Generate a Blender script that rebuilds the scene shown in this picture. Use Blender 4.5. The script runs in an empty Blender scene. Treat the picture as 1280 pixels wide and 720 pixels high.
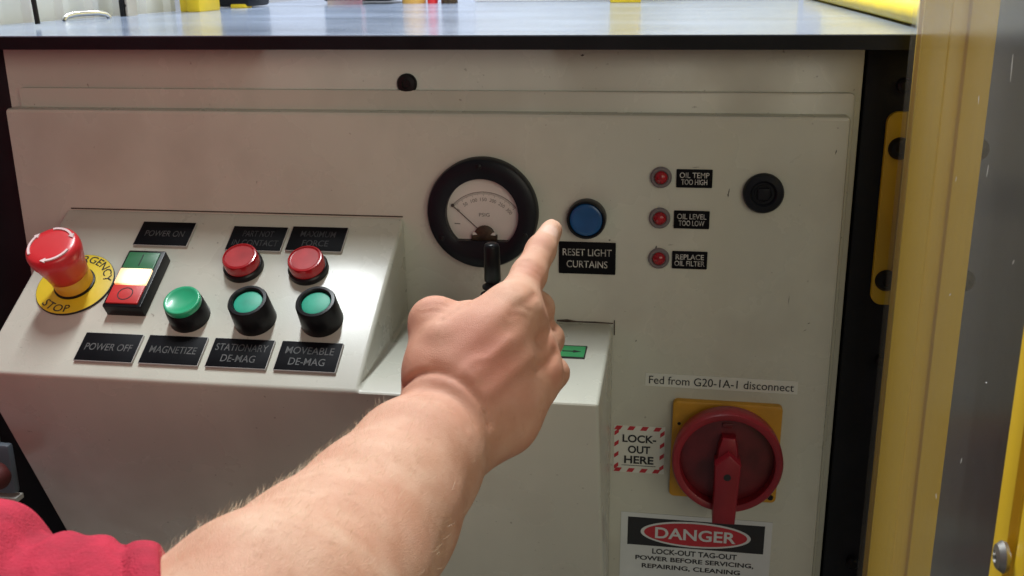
import bpy, bmesh, math, random
import numpy as np
from mathutils import Matrix, Vector
from mathutils.bvhtree import BVHTree
random.seed(4)
rng = np.random.default_rng(7)
S = bpy.context.scene
C = S.collection
R = math.radians
ZB = 0.35                       # the panel instrument centre stands 1.2 m above the floor

# ------------------------------------------------------------------ camera
FPX = 1300.0
pit, yaw, rol = R(17.2875), R(-9.3454), R(0.7278)
fwd = np.array([math.sin(yaw)*math.cos(pit), math.cos(yaw)*math.cos(pit), -math.sin(pit)])
rgt0 = np.array([math.cos(yaw), -math.sin(yaw), 0.0]); dwn0 = np.cross(fwd, rgt0)
rgt = math.cos(rol)*rgt0 + math.sin(rol)*dwn0
dwn = -math.sin(rol)*rgt0 + math.cos(rol)*dwn0
CAMO = np.array([0.1486, -0.7672, 1.0322+ZB])
cd = bpy.data.cameras.new('camera'); cam = bpy.data.objects.new('camera', cd); C.objects.link(cam)
cd.sensor_width = 36; cd.lens = 36*FPX/1280; cd.clip_start = 0.02; cd.clip_end = 60
m = Matrix(((rgt[0], -dwn[0], -fwd[0], CAMO[0]), (rgt[1], -dwn[1], -fwd[1], CAMO[1]), (rgt[2], -dwn[2], -fwd[2], CAMO[2]), (0, 0, 0, 1)))
cam.matrix_world = m
cd.dof.use_dof = True; cd.dof.focus_distance = 0.70; cd.dof.aperture_fstop = 24
S.camera = cam

# ------------------------------------------------------------------ light
w = bpy.data.worlds.new('World'); S.world = w; w.use_nodes = True
w.node_tree.nodes['Background'].inputs[0].default_value = (0.9, 0.95, 1.0, 1)
w.node_tree.nodes['Background'].inputs[1].default_value = 0.13
def area(name, loc, target, sx, sy, e, col):
    l = bpy.data.lights.new(name, 'AREA'); l.shape = 'RECTANGLE'; l.size = sx; l.size_y = sy; l.energy = e; l.color = col
    o = bpy.data.objects.new(name, l); C.objects.link(o); o.location = loc
    d = Vector(target)-Vector(loc)
    o.rotation_euler = d.to_track_quat('-Z', 'Y').to_euler()
    return o
area('ceiling_tube_light', (-0.30, 1.0, 3.2), (-0.30, 1.0001, 0), 0.14, 2.2, 126, (0.92, 0.98, 1.0))
area('front_fill_light', (1.7, -2.8, 2.1), (0.1, 0, 1.15), 2.0, 1.3, 32, (1.0, 0.95, 0.78))  # unseen fill added in front to lift the door and undercut
area('board_fill_light', (0.25, 0.12, 2.3), (0.2, 1.6, 1.95), 1.2, 0.3, 22, (0.95, 0.98, 1.0))  # unseen lamp added to brighten the white board and back wall
S.view_settings.view_transform = 'Standard'; S.view_settings.look = 'None'
S.view_settings.exposure = 0.0; S.view_settings.gamma = 1.0; S.view_settings.use_curve_mapping = False

# ------------------------------------------------------------------ helpers
def ray(px, py):
    return (px-640)/FPX*rgt + (py-360)/FPX*dwn + fwd
def deep(px, py, d):
    return CAMO + ray(px, py)*d
class Fr:                       # a local frame: origin, right, up, normal
    def __init__(s, o, r, u):
        s.o = np.array(o, float); s.r = np.array(r, float)/np.linalg.norm(r)
        u = np.array(u, float); u = u-s.r*(u@s.r); s.u = u/np.linalg.norm(u); s.n = np.cross(s.r, s.u)
    def p(s, a, b, c=0.0): return s.o+s.r*a+s.u*b+s.n*c
    def at(s, px, py, h=0.0):
        d = ray(px, py); return CAMO+d*(((s.o+s.n*h-CAMO)@s.n)/(d@s.n))
    def to(s, o, rot=0.0):
        c, t = math.cos(rot), math.sin(rot)
        return Fr(o, s.r*c+s.u*t, s.u*c-s.r*t)
PAN = Fr((0, 0, 0.85+ZB), (1, 0, 0), (0, 0, 1))                     # door front, y = 0
FACE = Fr((0, 0.016, 0.85+ZB), (1, 0, 0), (0, 0, 1))                # cabinet face behind it
SLP = Fr((0, 0, 0.8447+ZB), (1, 0, 0), (0, 0.14, 0.0885))           # sloping console top
LED = Fr((0, 0, 0.764+ZB), (1, 0, 0), (0, 0.14, 0.0085))            # ledge
TOPZ = 0.984+ZB
TAB = Fr((0, 0, TOPZ), (1, 0, 0), (0, 1, 0))

def mat(name, col, rough=0.5, metal=0.0, var=0.06, scale=30.0, bump=0.0, bscale=300.0, col2=None, spec=0.5, coat=0.0,
        trans=0.0, emit=None, sss=0.0, stretch=(1, 1, 1), rvar=0.08, ramp=(0.35, 0.7)):
    m = bpy.data.materials.new(name); m.use_nodes = True
    nt = m.node_tree; N = nt.nodes; L = nt.links; b = N['Principled BSDF']
    tc = N.new('ShaderNodeTexCoord'); mp = N.new('ShaderNodeMapping'); mp.inputs['Scale'].default_value = stretch
    L.new(tc.outputs['Object'], mp.inputs[0])
    n = N.new('ShaderNodeTexNoise'); n.inputs['Scale'].default_value = scale; n.inputs['Detail'].default_value = 6
    L.new(mp.outputs[0], n.inputs['Vector'])
    cr = N.new('ShaderNodeValToRGB'); cr.color_ramp.elements[0].position = ramp[0]; cr.color_ramp.elements[1].position = ramp[1]
    c2 = col2 or tuple(min(1, c*(1-var*2.2)) for c in col)
    cr.color_ramp.elements[0].color = (*c2, 1); cr.color_ramp.elements[1].color = (*col, 1)
    L.new(n.outputs['Fac'], cr.inputs[0]); L.new(cr.outputs[0], b.inputs['Base Color'])
    mr = N.new('ShaderNodeMapRange'); mr.inputs['To Min'].default_value = max(0.02, rough-rvar); mr.inputs['To Max'].default_value = min(1, rough+rvar)
    L.new(n.outputs['Fac'], mr.inputs[0]); L.new(mr.outputs[0], b.inputs['Roughness'])
    b.inputs['Metallic'].default_value = metal; b.inputs['Specular IOR Level'].default_value = spec
    b.inputs['Coat Weight'].default_value = coat; b.inputs['Transmission Weight'].default_value = trans
    if sss:
        b.inputs['Subsurface Weight'].default_value = sss; b.inputs['Subsurface Radius'].default_value = (1.0, 0.35, 0.2); b.inputs['Subsurface Scale'].default_value = 0.006
    if bump:
        n2 = N.new('ShaderNodeTexNoise'); n2.inputs['Scale'].default_value = bscale; n2.inputs['Detail'].default_value = 3
        L.new(mp.outputs[0], n2.inputs['Vector'])
        bp = N.new('ShaderNodeBump'); bp.inputs['Strength'].default_value = bump; bp.inputs['Distance'].default_value = 0.001
        L.new(n2.outputs['Fac'], bp.inputs['Height']); L.new(bp.outputs[0], b.inputs['Normal'])
    if emit:
        b.inputs['Emission Color'].default_value = (*emit[0], 1); b.inputs['Emission Strength'].default_value = emit[1]
    return m

class MB:
    def __init__(s): s.v = []; s.f = []; s.m = []
    def add(s, vs, fs, mi=0):
        k = len(s.v); s.v += [tuple(map(float, v)) for v in vs]; s.f += [tuple(i+k for i in f) for f in fs]; s.m += [mi]*len(fs)
    def prism(s, fr, out, z0, z1, ch=0.0, mi=0, mi_top=None, base=True):     # outline extruded along the normal, chamfered top edge
        out = np.array(out, float); n = len(out)
        if ch > 0:
            c = out.mean(0); e = np.roll(out, -1, 0)-np.roll(out, 1, 0); nn = np.stack([-e[:, 1], e[:, 0]], 1); nn /= np.linalg.norm(nn, axis=1)[:, None]+1e-12
            inn = out+nn*ch
            rings = [(out, z0), (out, z1-ch), (out+nn*ch*0.3, z1-ch*0.3), (inn, z1)]
        else: rings = [(out, z0), (out, z1)]
        vs = [fr.p(x, y, z) for o, z in rings for x, y in o]; fs = []
        for k in range(len(rings)-1):
            for i in range(n):
                j = (i+1) % n; fs.append((k*n+i, k*n+j, (k+1)*n+j, (k+1)*n+i))
        if base: fs.append(tuple(range(n))[::-1])
        s.add(vs, fs, mi)
        k = (len(rings)-1)*n; base_i = len(s.v)-len(vs)
        s.f.append(tuple(base_i+k+i for i in range(n))); s.m.append(mi if mi_top is None else mi_top)
    def lathe(s, fr, prof, n=48, mi=0):
        vs = []; fs = []; idx = []
        for r, z in prof:
            if r < 1e-7: idx.append([len(vs)]*n); vs.append(fr.p(0, 0, z))
            else:
                idx.append(list(range(len(vs), len(vs)+n)))
                for i in range(n):
                    a = 2*math.pi*i/n; vs.append(fr.p(r*math.cos(a), r*math.sin(a), z))
        for a, b in zip(idx[:-1], idx[1:]):
            for i in range(n):
                j = (i+1) % n; q = [a[i], a[j], b[j], b[i]]; u = []
                for x in q:
                    if x not in u: u.append(x)
                if len(u) > 2: fs.append(tuple(u))
        s.add(vs, fs, mi)
    def tube(s, pts, r, n=10, mi=0):
        pts = [np.array(p, float) for p in pts]; rs = r if hasattr(r, '__len__') else [r]*len(pts)
        vs = []; fs = []; up = None
        for k, p in enumerate(pts):
            t = pts[min(k+1, len(pts)-1)]-pts[max(k-1, 0)]; t /= np.linalg.norm(t)
            if up is None: up = np.cross(t, (0.31, 0.5, 0.81))
            up = up-t*(up@t); up /= np.linalg.norm(up); q = np.cross(t, up)
            for i in range(n):
                a = 2*math.pi*i/n; vs.append(p+rs[k]*(math.cos(a)*up+math.sin(a)*q))
        for k in range(len(pts)-1):
            for i in range(n):
                j = (i+1) % n; fs.append((k*n+i, k*n+j, (k+1)*n+j, (k+1)*n+i))
        fs += [tuple(range(n))[::-1], tuple(range((len(pts)-1)*n, len(pts)*n))]
        s.add(vs, fs, mi)
    def strip(s, fr, pts, wd, z0, z1, mi=0):             # a flat stroke of some width in a frame
        pts = [np.array(p, float) for p in pts]
        for a, b in zip(pts[:-1], pts[1:]):
            t = (b-a)/np.linalg.norm(b-a); q = np.array([-t[1], t[0]])*wd/2
            s.prism(fr, [a-q, b-q, b+q, a+q], z0, z1, 0, mi)
    def build(s, name, mats, parent=None, bevel=0.0, seg=2, angle=35, fixn=True):
        me = bpy.data.meshes.new(name); me.from_pydata(s.v, [], s.f); me.update()
        mats = mats if isinstance(mats, (list, tuple)) else [mats]
        for x in mats: me.materials.append(x)
        me.polygons.foreach_set('material_index', s.m)
        bm = bmesh.new(); bm.from_mesh(me)
        if fixn: bmesh.ops.recalc_face_normals(bm, faces=bm.faces)
        if bevel:
            es = [e for e in bm.edges if e.is_manifold and e.calc_face_angle(0) > 0.3]
            bmesh.ops.bevel(bm, geom=es, offset=bevel, segments=seg, affect='EDGES', profile=0.5)
        for f in bm.faces: f.smooth = True
        bm.to_mesh(me); bm.free(); me.set_sharp_from_angle(angle=R(angle))
        o = bpy.data.objects.new(name, me); C.objects.link(o); child(o, parent)
        return o
def child(o, parent):
    if parent is not None:
        o.parent = parent
        if parent.type == 'EMPTY': o.matrix_parent_inverse = Matrix.Translation(-Vector(parent.location))
def rrect(wd, ht, r=0.0, n=5, cx=0, cy=0):
    if r <= 0: return [(cx-wd/2, cy-ht/2), (cx+wd/2, cy-ht/2), (cx+wd/2, cy+ht/2), (cx-wd/2, cy+ht/2)]
    o = []
    for sx, sy, a0 in ((1, -1, -90), (1, 1, 0), (-1, 1, 90), (-1, -1, 180)):
        for i in range(n+1):
            a = R(a0+90*i/n); o.append((cx+sx*(wd/2-r)+r*math.cos(a), cy+sy*(ht/2-r)+r*math.sin(a)))
    return o
def circ(r, n=48, rx=None, cx=0, cy=0): return [(cx+(rx or r)*math.cos(2*math.pi*i/n), cy+r*math.sin(2*math.pi*i/n)) for i in range(n)]
def box(mb, fr, cx, cy, cz, sx, sy, sz, mi=0): mb.prism(fr, rrect(sx, sy, 0, 0, cx, cy), cz-sz/2, cz+sz/2, 0, mi)
def thing(name, label, cat, loc, group=None):
    o = bpy.data.objects.new(name, None); C.objects.link(o); o.location = loc; o.empty_display_size = 0.05
    o['label'] = label; o['category'] = cat
    if group: o['group'] = group
    return o
def tag(o, label, cat, group=None):
    o['label'] = label; o['category'] = cat
    if group: o['group'] = group
    return o
def text_mesh(s, off=0.0, ext=0.0):
    c = bpy.data.curves.new('lettering', 'FONT'); c.body = s; c.align_x = 'CENTER'; c.align_y = 'CENTER'; c.size = 1; c.offset = off; c.extrude = ext
    c.resolution_u = 4
    o = bpy.data.objects.new('lettering', c); C.objects.link(o)
    dg = bpy.context.evaluated_depsgraph_get(); me = bpy.data.meshes.new_from_object(o.evaluated_get(dg))
    v = [tuple(x.co) for x in me.vertices]; f = [tuple(p.vertices) for p in me.polygons]
    C.objects.unlink(o); bpy.data.objects.remove(o); bpy.data.meshes.remove(me); bpy.data.curves.remove(c)
    return np.array(v), f
def write(mb, fr, s, cx, cy, wd, ht, z, off=0.0, mi=0, warp=None):
    v, f = text_mesh(s, off)
    lo, hi = v.min(0), v.max(0); c = (lo+hi)/2
    x = (v[:, 0]-c[0])/(hi[0]-lo[0])*wd; y = (v[:, 1]-c[1])/(hi[1]-lo[1])*ht
    vs = []
    for a, b in zip(x, y):
        if warp: a, b = warp(a, b)
        vs.append(fr.p(cx+a, cy+b, z))
    mb.add(vs, f, mi)
def lathe_part(name, fr, prof, m, parent, n=48, angle=35):
    b = MB(); b.lathe(fr, prof, n); return b.build(name, m, parent, angle=angle)

# ------------------------------------------------------------------ materials
M = {}
M['paint'] = mat('grey_beige_enamel', (0.57, 0.565, 0.485), 0.27, var=0.04, scale=9, bump=0.06, bscale=900, rvar=0.04)
def grime(m):
    nt = m.node_tree; N = nt.nodes; L = nt.links; b = N['Principled BSDF']; base = b.inputs['Base Color'].links[0].from_socket; ro = b.inputs['Roughness'].links[0].from_socket
    tc = N.new('ShaderNodeTexCoord')
    def noise(sc, det, p0, p1, strength, st=(1, 1, 1)):
        mp = N.new('ShaderNodeMapping'); mp.inputs['Scale'].default_value = st; L.new(tc.outputs['Object'], mp.inputs[0])
        n = N.new('ShaderNodeTexNoise'); n.inputs['Scale'].default_value = sc; n.inputs['Detail'].default_value = det; L.new(mp.outputs[0], n.inputs['Vector'])
        c = N.new('ShaderNodeMapRange'); c.inputs['From Min'].default_value = p0; c.inputs['From Max'].default_value = p1; c.inputs['To Max'].default_value = strength
        L.new(n.outputs['Fac'], c.inputs[0]); return c.outputs[0]
    def mix(f, a, col):
        x = N.new('ShaderNodeMix'); x.data_type = 'RGBA'; L.new(f, x.inputs[0]); L.new(a, x.inputs[6]); x.inputs[7].default_value = (*col, 1); return x.outputs[2]
    sm = noise(14, 7, 0.50, 0.72, 0.32)
    c = mix(sm, base, (0.36, 0.33, 0.27))
    c = mix(noise(5, 5, 0.52, 0.7, 0.25, (3, 1, 0.5)), c, (0.42, 0.40, 0.34))
    c = mix(noise(230, 2, 0.725, 0.78, 0.5), c, (0.13, 0.10, 0.08))
    L.new(c, b.inputs['Base Color'])
    ad = N.new('ShaderNodeMath'); ad.operation = 'MULTIPLY_ADD'; ad.inputs[1].default_value = 0.55; L.new(sm, ad.inputs[0]); L.new(ro, ad.inputs[2]); L.new(ad.outputs[0], b.inputs['Roughness'])
grime(M['paint'])
M['black_paint'] = mat('black_enamel', (0.010, 0.010, 0.013), 0.45, var=0.2, bump=0.1, bscale=500, spec=0.22)
M['black_plastic'] = mat('black_plastic', (0.012, 0.012, 0.014), 0.33, var=0.2, bump=0.03, bscale=600, spec=0.22)
M['black_rubber'] = mat('black_rubber', (0.012, 0.012, 0.013), 0.42, var=0.2, spec=0.22)
M['bezel'] = mat('dark_bakelite', (0.009, 0.010, 0.015), 0.40, var=0.2, spec=0.22)
M['plate_black'] = mat('engraving_laminate_black', (0.006, 0.006, 0.008), 0.5, var=0.2, spec=0.08)
M['plate_core'] = mat('engraving_laminate_core', (0.42, 0.40, 0.38), 0.5)
M['engrave_dim'] = mat('worn_engraving', (0.080, 0.076, 0.074), 0.6, var=0.25, scale=160, ramp=(0.4, 0.6))
M['engrave_faint'] = mat('faded_engraving', (0.036, 0.036, 0.038), 0.6, var=0.3, scale=160, ramp=(0.42, 0.6))
M['engrave'] = mat('white_engraving', (0.55, 0.54, 0.50), 0.6, var=0.25, scale=200, ramp=(0.4, 0.6))
M['red_head'] = mat('red_plastic', (0.62, 0.022, 0.030), 0.36, var=0.06, coat=0.1)
M['white_mark'] = mat('worn_white_marking', (0.80, 0.62, 0.62), 0.5, var=0.1)
M['white_mark2'] = mat('scratch_white', (0.8, 0.8, 0.8), 0.6)
M['yellow_plastic'] = mat('yellow_plastic', (0.74, 0.40, 0.035), 0.4)
M['yellow_ring'] = mat('yellow_legend', (0.78, 0.58, 0.02), 0.45, var=0.05)
M['ink'] = mat('black_ink', (0.012, 0.012, 0.014), 0.5)
M['green_cap'] = mat('green_plastic', (0.02, 0.36, 0.17), 0.32, coat=0.2)
M['green_lens'] = mat('green_lens', (0.015, 0.36, 0.23), 0.5, var=0.12, scale=80)
M['red_lens'] = mat('red_lens', (0.42, 0.008, 0.014), 0.22, coat=0.3, var=0.1)
M['red_lens_top'] = mat('red_lens_face', (0.50, 0.012, 0.018), 0.38, var=0.15, scale=60)
M['green_rocker'] = mat('dark_green_plastic', (0.03, 0.17, 0.07), 0.4)
M['red_rocker'] = mat('red_rocker_plastic', (0.60, 0.035, 0.035), 0.4)
M['lamp'] = mat('lit_lens', (1.0, 0.8, 0.6), 0.4, emit=((1.0, 0.74, 0.42), 1.5))
def lamp_glow(m, c, rad):
    nt = m.node_tree; N = nt.nodes; L = nt.links; b = N['Principled BSDF']
    tc = N.new('ShaderNodeTexCoord'); d = N.new('ShaderNodeVectorMath'); d.operation = 'DISTANCE'; d.inputs[1].default_value = c; L.new(tc.outputs['Object'], d.inputs[0])
    mr = N.new('ShaderNodeMapRange'); mr.inputs['From Max'].default_value = rad; L.new(d.outputs['Value'], mr.inputs[0])
    cr = N.new('ShaderNodeValToRGB'); cr.color_ramp.elements[0].color = (2.2, 1.7, 1.0, 1); cr.color_ramp.elements[1].color = (0.90, 0.34, 0.09, 1)
    cr.color_ramp.elements[0].position = 0.35; cr.color_ramp.elements[1].position = 1.0
    L.new(mr.outputs[0], cr.inputs[0]); L.new(cr.outputs[0], b.inputs['Emission Color']); b.inputs['Emission Strength'].default_value = 1.0
M['blue'] = mat('blue_lens', (0.006, 0.085, 0.26), 0.32, var=0.12, scale=60)
M['dial'] = mat('dial_paper', (0.66, 0.60, 0.56), 0.6, var=0.04)
M['brown'] = mat('brown_movement', (0.085, 0.055, 0.032), 0.4, metal=0.3, var=0.3, scale=200)
M['needle'] = mat('needle_metal', (0.05, 0.04, 0.035), 0.4)
M['lamp_red'] = mat('small_red_lens', (0.42, 0.012, 0.022), 0.2, var=0.2, scale=250)
M['lamp_rim'] = mat('grey_ring', (0.17, 0.145, 0.15), 0.5)
M['sticker'] = mat('white_sticker', (0.66, 0.66, 0.60), 0.5, var=0.04)
M['sign_white'] = mat('sign_white', (0.62, 0.64, 0.64), 0.45, var=0.04)
M['sign_red'] = mat('sign_red', (0.48, 0.022, 0.035), 0.45)
M['switch_yellow'] = mat('amber_plate', (0.62, 0.30, 0.018), 0.45, var=0.12, scale=40)
M['switch_red'] = mat('switch_red', (0.29, 0.010, 0.020), 0.42, var=0.12, scale=40)
M['switch_dark'] = mat('switch_dark_red', (0.16, 0.010, 0.016), 0.40, var=0.25, scale=45)
M['green_label'] = mat('green_label', (0.035, 0.30, 0.10), 0.45)
M['rust'] = mat('brown_sealant', (0.09, 0.06, 0.042), 0.7, var=0.3, scale=120)
M['scratch'] = mat('dark_scratch', (0.03, 0.025, 0.022), 0.7)
M['table'] = mat('blue_grey_sheet', (0.19, 0.23, 0.32), 0.19, var=0.16, scale=6, stretch=(1, 2, 1), spec=0.6, rvar=0.06)
M['yellow_post'] = mat('yellow_enamel', (0.78, 0.50, 0.018), 0.38, var=0.05, stretch=(1, 1, .1))
M['yellow_bracket'] = mat('yellow_bracket_enamel', (0.66, 0.43, 0.012), 0.42, var=0.06)
M['steel'] = mat('dull_steel', (0.42, 0.40, 0.38), 0.35, metal=0.9)
M['chrome'] = mat('satin_chrome', (0.75, 0.74, 0.70), 0.22, metal=1.0)
M['white_metal'] = mat('white_corrugated_enamel', (0.70, 0.73, 0.72), 0.4, var=0.05, scale=14)
M['wall'] = mat('pale_wall_paint', (0.42, 0.43, 0.48), 0.7, var=0.04, scale=5)
M['board'] = mat('white_board', (0.88, 0.90, 0.90), 0.5, var=0.02, scale=4)
M['bg_yellow'] = mat('bright_yellow_enamel', (0.85, 0.62, 0.015), 0.4)
M['bg_cream'] = mat('cream_enamel', (0.82, 0.72, 0.36), 0.45)
M['bg_grey'] = mat('blue_grey_enamel', (0.16, 0.20, 0.24), 0.45)
M['gold'] = mat('amber_glass', (0.55, 0.32, 0.08), 0.15)
M['concrete'] = mat('concrete', (0.30, 0.295, 0.285), 0.75, var=0.12, scale=6, bump=0.3, bscale=80)
M['shirt'] = mat('red_cotton', (0.47, 0.026, 0.056), 0.88, var=0.14, scale=90, bump=0.8, bscale=900, spec=0.25)
M['hair'] = mat('blond_hair', (0.66, 0.47, 0.29), 0.5)
M['trouser'] = mat('dark_denim', (0.03, 0.04, 0.07), 0.85)

def sheet_material():
    m = bpy.data.materials.new('scuffed_clear_sheet'); m.use_nodes = True; nt = m.node_tree; N = nt.nodes; L = nt.links
    for n in list(N):
        if n.type != 'OUTPUT_MATERIAL': N.remove(n)
    out = next(n for n in N if n.type == 'OUTPUT_MATERIAL')
    tc = N.new('ShaderNodeTexCoord'); mp = N.new('ShaderNodeMapping'); mp.inputs['Scale'].default_value = (1, 3.0, 0.12); L.new(tc.outputs['Object'], mp.inputs[0])
    no = N.new('ShaderNodeTexNoise'); no.inputs['Scale'].default_value = 40; no.inputs['Detail'].default_value = 5; L.new(mp.outputs[0], no.inputs['Vector'])
    mr = N.new('ShaderNodeMapRange'); mr.inputs['From Min'].default_value = 0.3; mr.inputs['From Max'].default_value = 0.75
    mr.inputs['To Min'].default_value = 0.03; mr.inputs['To Max'].default_value = 0.075; L.new(no.outputs['Fac'], mr.inputs[0])
    tr = N.new('ShaderNodeBsdfTransparent'); tr.inputs[0].default_value = (0.97, 0.97, 0.96, 1)
    df = N.new('ShaderNodeBsdfDiffuse'); df.inputs[0].default_value = (0.50, 0.48, 0.47, 1)
    tl = N.new('ShaderNodeBsdfTranslucent'); tl.inputs[0].default_value = (0.6, 0.6, 0.6, 1)
    md = N.new('ShaderNodeMixShader'); md.inputs[0].default_value = 0.4; L.new(df.outputs[0], md.inputs[1]); L.new(tl.outputs[0], md.inputs[2])
    m1 = N.new('ShaderNodeMixShader'); L.new(mr.outputs[0], m1.inputs[0]); L.new(tr.outputs[0], m1.inputs[1]); L.new(md.outputs[0], m1.inputs[2])
    gl = N.new('ShaderNodeBsdfGlossy'); gl.inputs['Roughness'].default_value = 0.20
    fr = N.new('ShaderNodeFresnel'); fr.inputs[0].default_value = 1.45
    m2 = N.new('ShaderNodeMixShader'); fm = N.new('ShaderNodeMath'); fm.operation = 'MULTIPLY'; fm.inputs[1].default_value = 0.33; L.new(fr.outputs[0], fm.inputs[0]); L.new(fm.outputs[0], m2.inputs[0]); L.new(m1.outputs[0], m2.inputs[1]); L.new(gl.outputs[0], m2.inputs[2])
    L.new(m2.outputs[0], out.inputs[0])
    return m
M['sheet'] = sheet_material()

def skin_material():
    m = mat('skin', (0.63, 0.39, 0.272), 0.60, scale=60, col2=(0.52, 0.275, 0.175), ramp=(0.3, 0.72), bump=0.0, spec=0.35, sss=0.10)
    nt = m.node_tree; N = nt.nodes; L = nt.links; b = N['Principled BSDF']
    base = b.inputs['Base Color'].links[0].from_socket
    at = N.new('ShaderNodeAttribute'); at.attribute_name = 'skin_tint_and_shade'
    sep = N.new('ShaderNodeSeparateColor'); L.new(at.outputs['Color'], sep.inputs[0])
    def mix(fac, a, col):
        x = N.new('ShaderNodeMix'); x.data_type = 'RGBA'; L.new(fac, x.inputs[0]); L.new(a, x.inputs[6]); x.inputs[7].default_value = (*col, 1); return x.outputs[2]
    tc = N.new('ShaderNodeTexCoord')
    bl = N.new('ShaderNodeTexNoise'); bl.inputs['Scale'].default_value = 26; bl.inputs['Detail'].default_value = 4; L.new(tc.outputs['Object'], bl.inputs['Vector'])
    br = N.new('ShaderNodeMapRange'); br.inputs['From Min'].default_value = 0.42; br.inputs['From Max'].default_value = 0.68; br.inputs['To Max'].default_value = 0.5; L.new(bl.outputs['Fac'], br.inputs[0])
    c = mix(br.outputs[0], base, (0.53, 0.235, 0.150))
    c = mix(sep.outputs[0], c, (0.42, 0.140, 0.092))          # flushed knuckles and creases, plus shade painted on the hand back
    c = mix(sep.outputs[1], c, (0.66, 0.42, 0.33))              # nail
    # freckles
    v = N.new('ShaderNodeTexNoise'); v.inputs['Scale'].default_value = 170; v.inputs['Detail'].default_value = 2
    L.new(tc.outputs['Object'], v.inputs['Vector'])
    cr = N.new('ShaderNodeValToRGB'); cr.color_ramp.elements[0].position = 0.60; cr.color_ramp.elements[1].position = 0.72
    cr.color_ramp.elements[1].color = (0.35, 0.35, 0.35, 1); L.new(v.outputs['Fac'], cr.inputs[0])
    c = mix(cr.outputs[0], c, (0.42, 0.20, 0.12))
    L.new(c, b.inputs['Base Color'])
    # fine skin lines
    vo = N.new('ShaderNodeTexVoronoi'); vo.feature = 'DISTANCE_TO_EDGE'; vo.inputs['Scale'].default_value = 1250; L.new(tc.outputs['Object'], vo.inputs['Vector'])
    mr = N.new('ShaderNodeMapRange'); mr.inputs['From Max'].default_value = 0.25; L.new(vo.outputs['Distance'], mr.inputs[0])
    n3 = N.new('ShaderNodeTexNoise'); n3.inputs['Scale'].default_value = 120; n3.inputs['Detail'].default_value = 6; m3 = N.new('ShaderNodeMapping'); m3.inputs['Rotation'].default_value = (0, 0.6, 0.3); m3.inputs['Scale'].default_value = (0.45, 1, 1.5); L.new(tc.outputs['Object'], m3.inputs[0]); L.new(m3.outputs[0], n3.inputs['Vector'])
    ad = N.new('ShaderNodeMath'); ad.operation = 'MULTIPLY_ADD'; ad.inputs[1].default_value = 2.6; L.new(n3.outputs['Fac'], ad.inputs[0]); L.new(mr.outputs[0], ad.inputs[2])
    bp = N.new('ShaderNodeBump'); bp.inputs['Strength'].default_value = 0.42; bp.inputs['Distance'].default_value = 0.0003
    L.new(ad.outputs[0], bp.inputs['Height']); L.new(bp.outputs[0], b.inputs['Normal'])
    return m
M['skin'] = skin_material()

# ------------------------------------------------------------------ the setting
def flat(name, x0, x1, y0, y1, z, m):
    b = MB(); b.add([(x0, y0, z), (x1, y0, z), (x1, y1, z), (x0, y1, z)], [(0, 1, 2, 3)]); o = b.build(name, m); o['kind'] = 'structure'; return o
flat('floor', -4, 4, -4, 4, 0.0, M['concrete'])

# ------------------------------------------------------------------ the control cabinet
cab = thing('control_cabinet', 'grey machine control cabinet with sloping push button console, round gauge and red rotary switch', 'control cabinet', (-0.05, 0.02, 0))
W3 = Fr((0, 0, 0), (1, 0, 0), (0, 1, 0))           # world frame, normal up
def wbox(mb, x0, x1, y0, y1, z0, z1, mi=0): mb.prism(W3, [(x0, y0), (x1, y0), (x1, y1), (x0, y1)], z0, z1, 0, mi)
b = MB()
wbox(b, -0.46, -0.393, 0.018, 0.72, 0.0, 0.9725+ZB)
wbox(b, 0.2775, 0.352, 0.018, 0.72, 0.0, 0.9725+ZB)
wbox(b, -0.393, 0.2775, 0.03, 0.72, 0.0, 0.60)
wbox(b, -0.393, 0.2775, 0.70, 0.72, 0.60, 0.9725+ZB)
b.build('frame', M['black_paint'], cab, bevel=0.0015)
b = MB(); wbox(b, -0.395, 0.2755, 0.016, 0.026, 0.30, 0.9725+ZB); b.build('face_panel', M['paint'], cab, bevel=0.001)
b = MB(); b.prism(Fr((0, 0.016, 0), (1, 0, 0), (0, 0, 1)), rrect(0.655, 0.66, 0.004, 4, -0.0565, 0.6115+ZB), 0.0, 0.004, 0.001); b.build('door_surround', M['paint'], cab)
b = MB(); b.prism(Fr((0, 0.012, 0), (1, 0, 0), (0, 0, 1)), rrect(0.658, 0.65, 0.003, 4, -0.0615, 0.6013+ZB), 0.0, 0.012, 0.003); b.build('door', M['paint'], cab)
# tabletop, left edge follows the corrugated wall
b = MB(); b.prism(Fr((0, 0, TOPZ-0.0097), (1, 0, 0), (0, 1, 0)), [(-0.497, -0.022), (0.335, -0.022), (0.335, 0.95), (-0.42, 0.95), (-0.44, 0.42)], 0, 0.0093, 0.0, 1)
b.prism(Fr((0, 0, TOPZ-0.0004), (1, 0, 0), (0, 1, 0)), [(-0.4965, -0.0212), (0.3342, -0.0212), (0.3342, 0.9492), (-0.4196, 0.9492), (-0.4396, 0.4195)], 0, 0.0008, 0, 0)
b.build('tabletop', [M['table'], M['black_paint']], cab)

# console: slope, ledge, cheek and undercut as one folded sheet
XL, XM, XR = -0.3476, -0.0621, 0.1018
zt, zf, zl, zb = 0.8447+ZB, 0.7562+ZB, 0.764+ZB, 0.426+ZB
yf = -0.14
b = MB()
V = [(XL, 0, zt), (XM, 0, zt), (XM, yf, zf), (XL, yf, zf),           # 0-3 slope
     (XM, 0, zl), (XR, 0, zl), (XR, yf, zf),                          # 4-6 ledge
     (XL, 0, zb), (XR, 0, zb)]
b.add(V, [(3, 2, 1, 0), (2, 6, 5, 4), (2, 4, 1), (7, 8, 6, 2, 3), (3, 0, 7), (6, 8, 5), (0, 1, 4, 5, 8, 7)])
b.build('console', M['paint'], cab, bevel=0.0028, seg=3)
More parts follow.
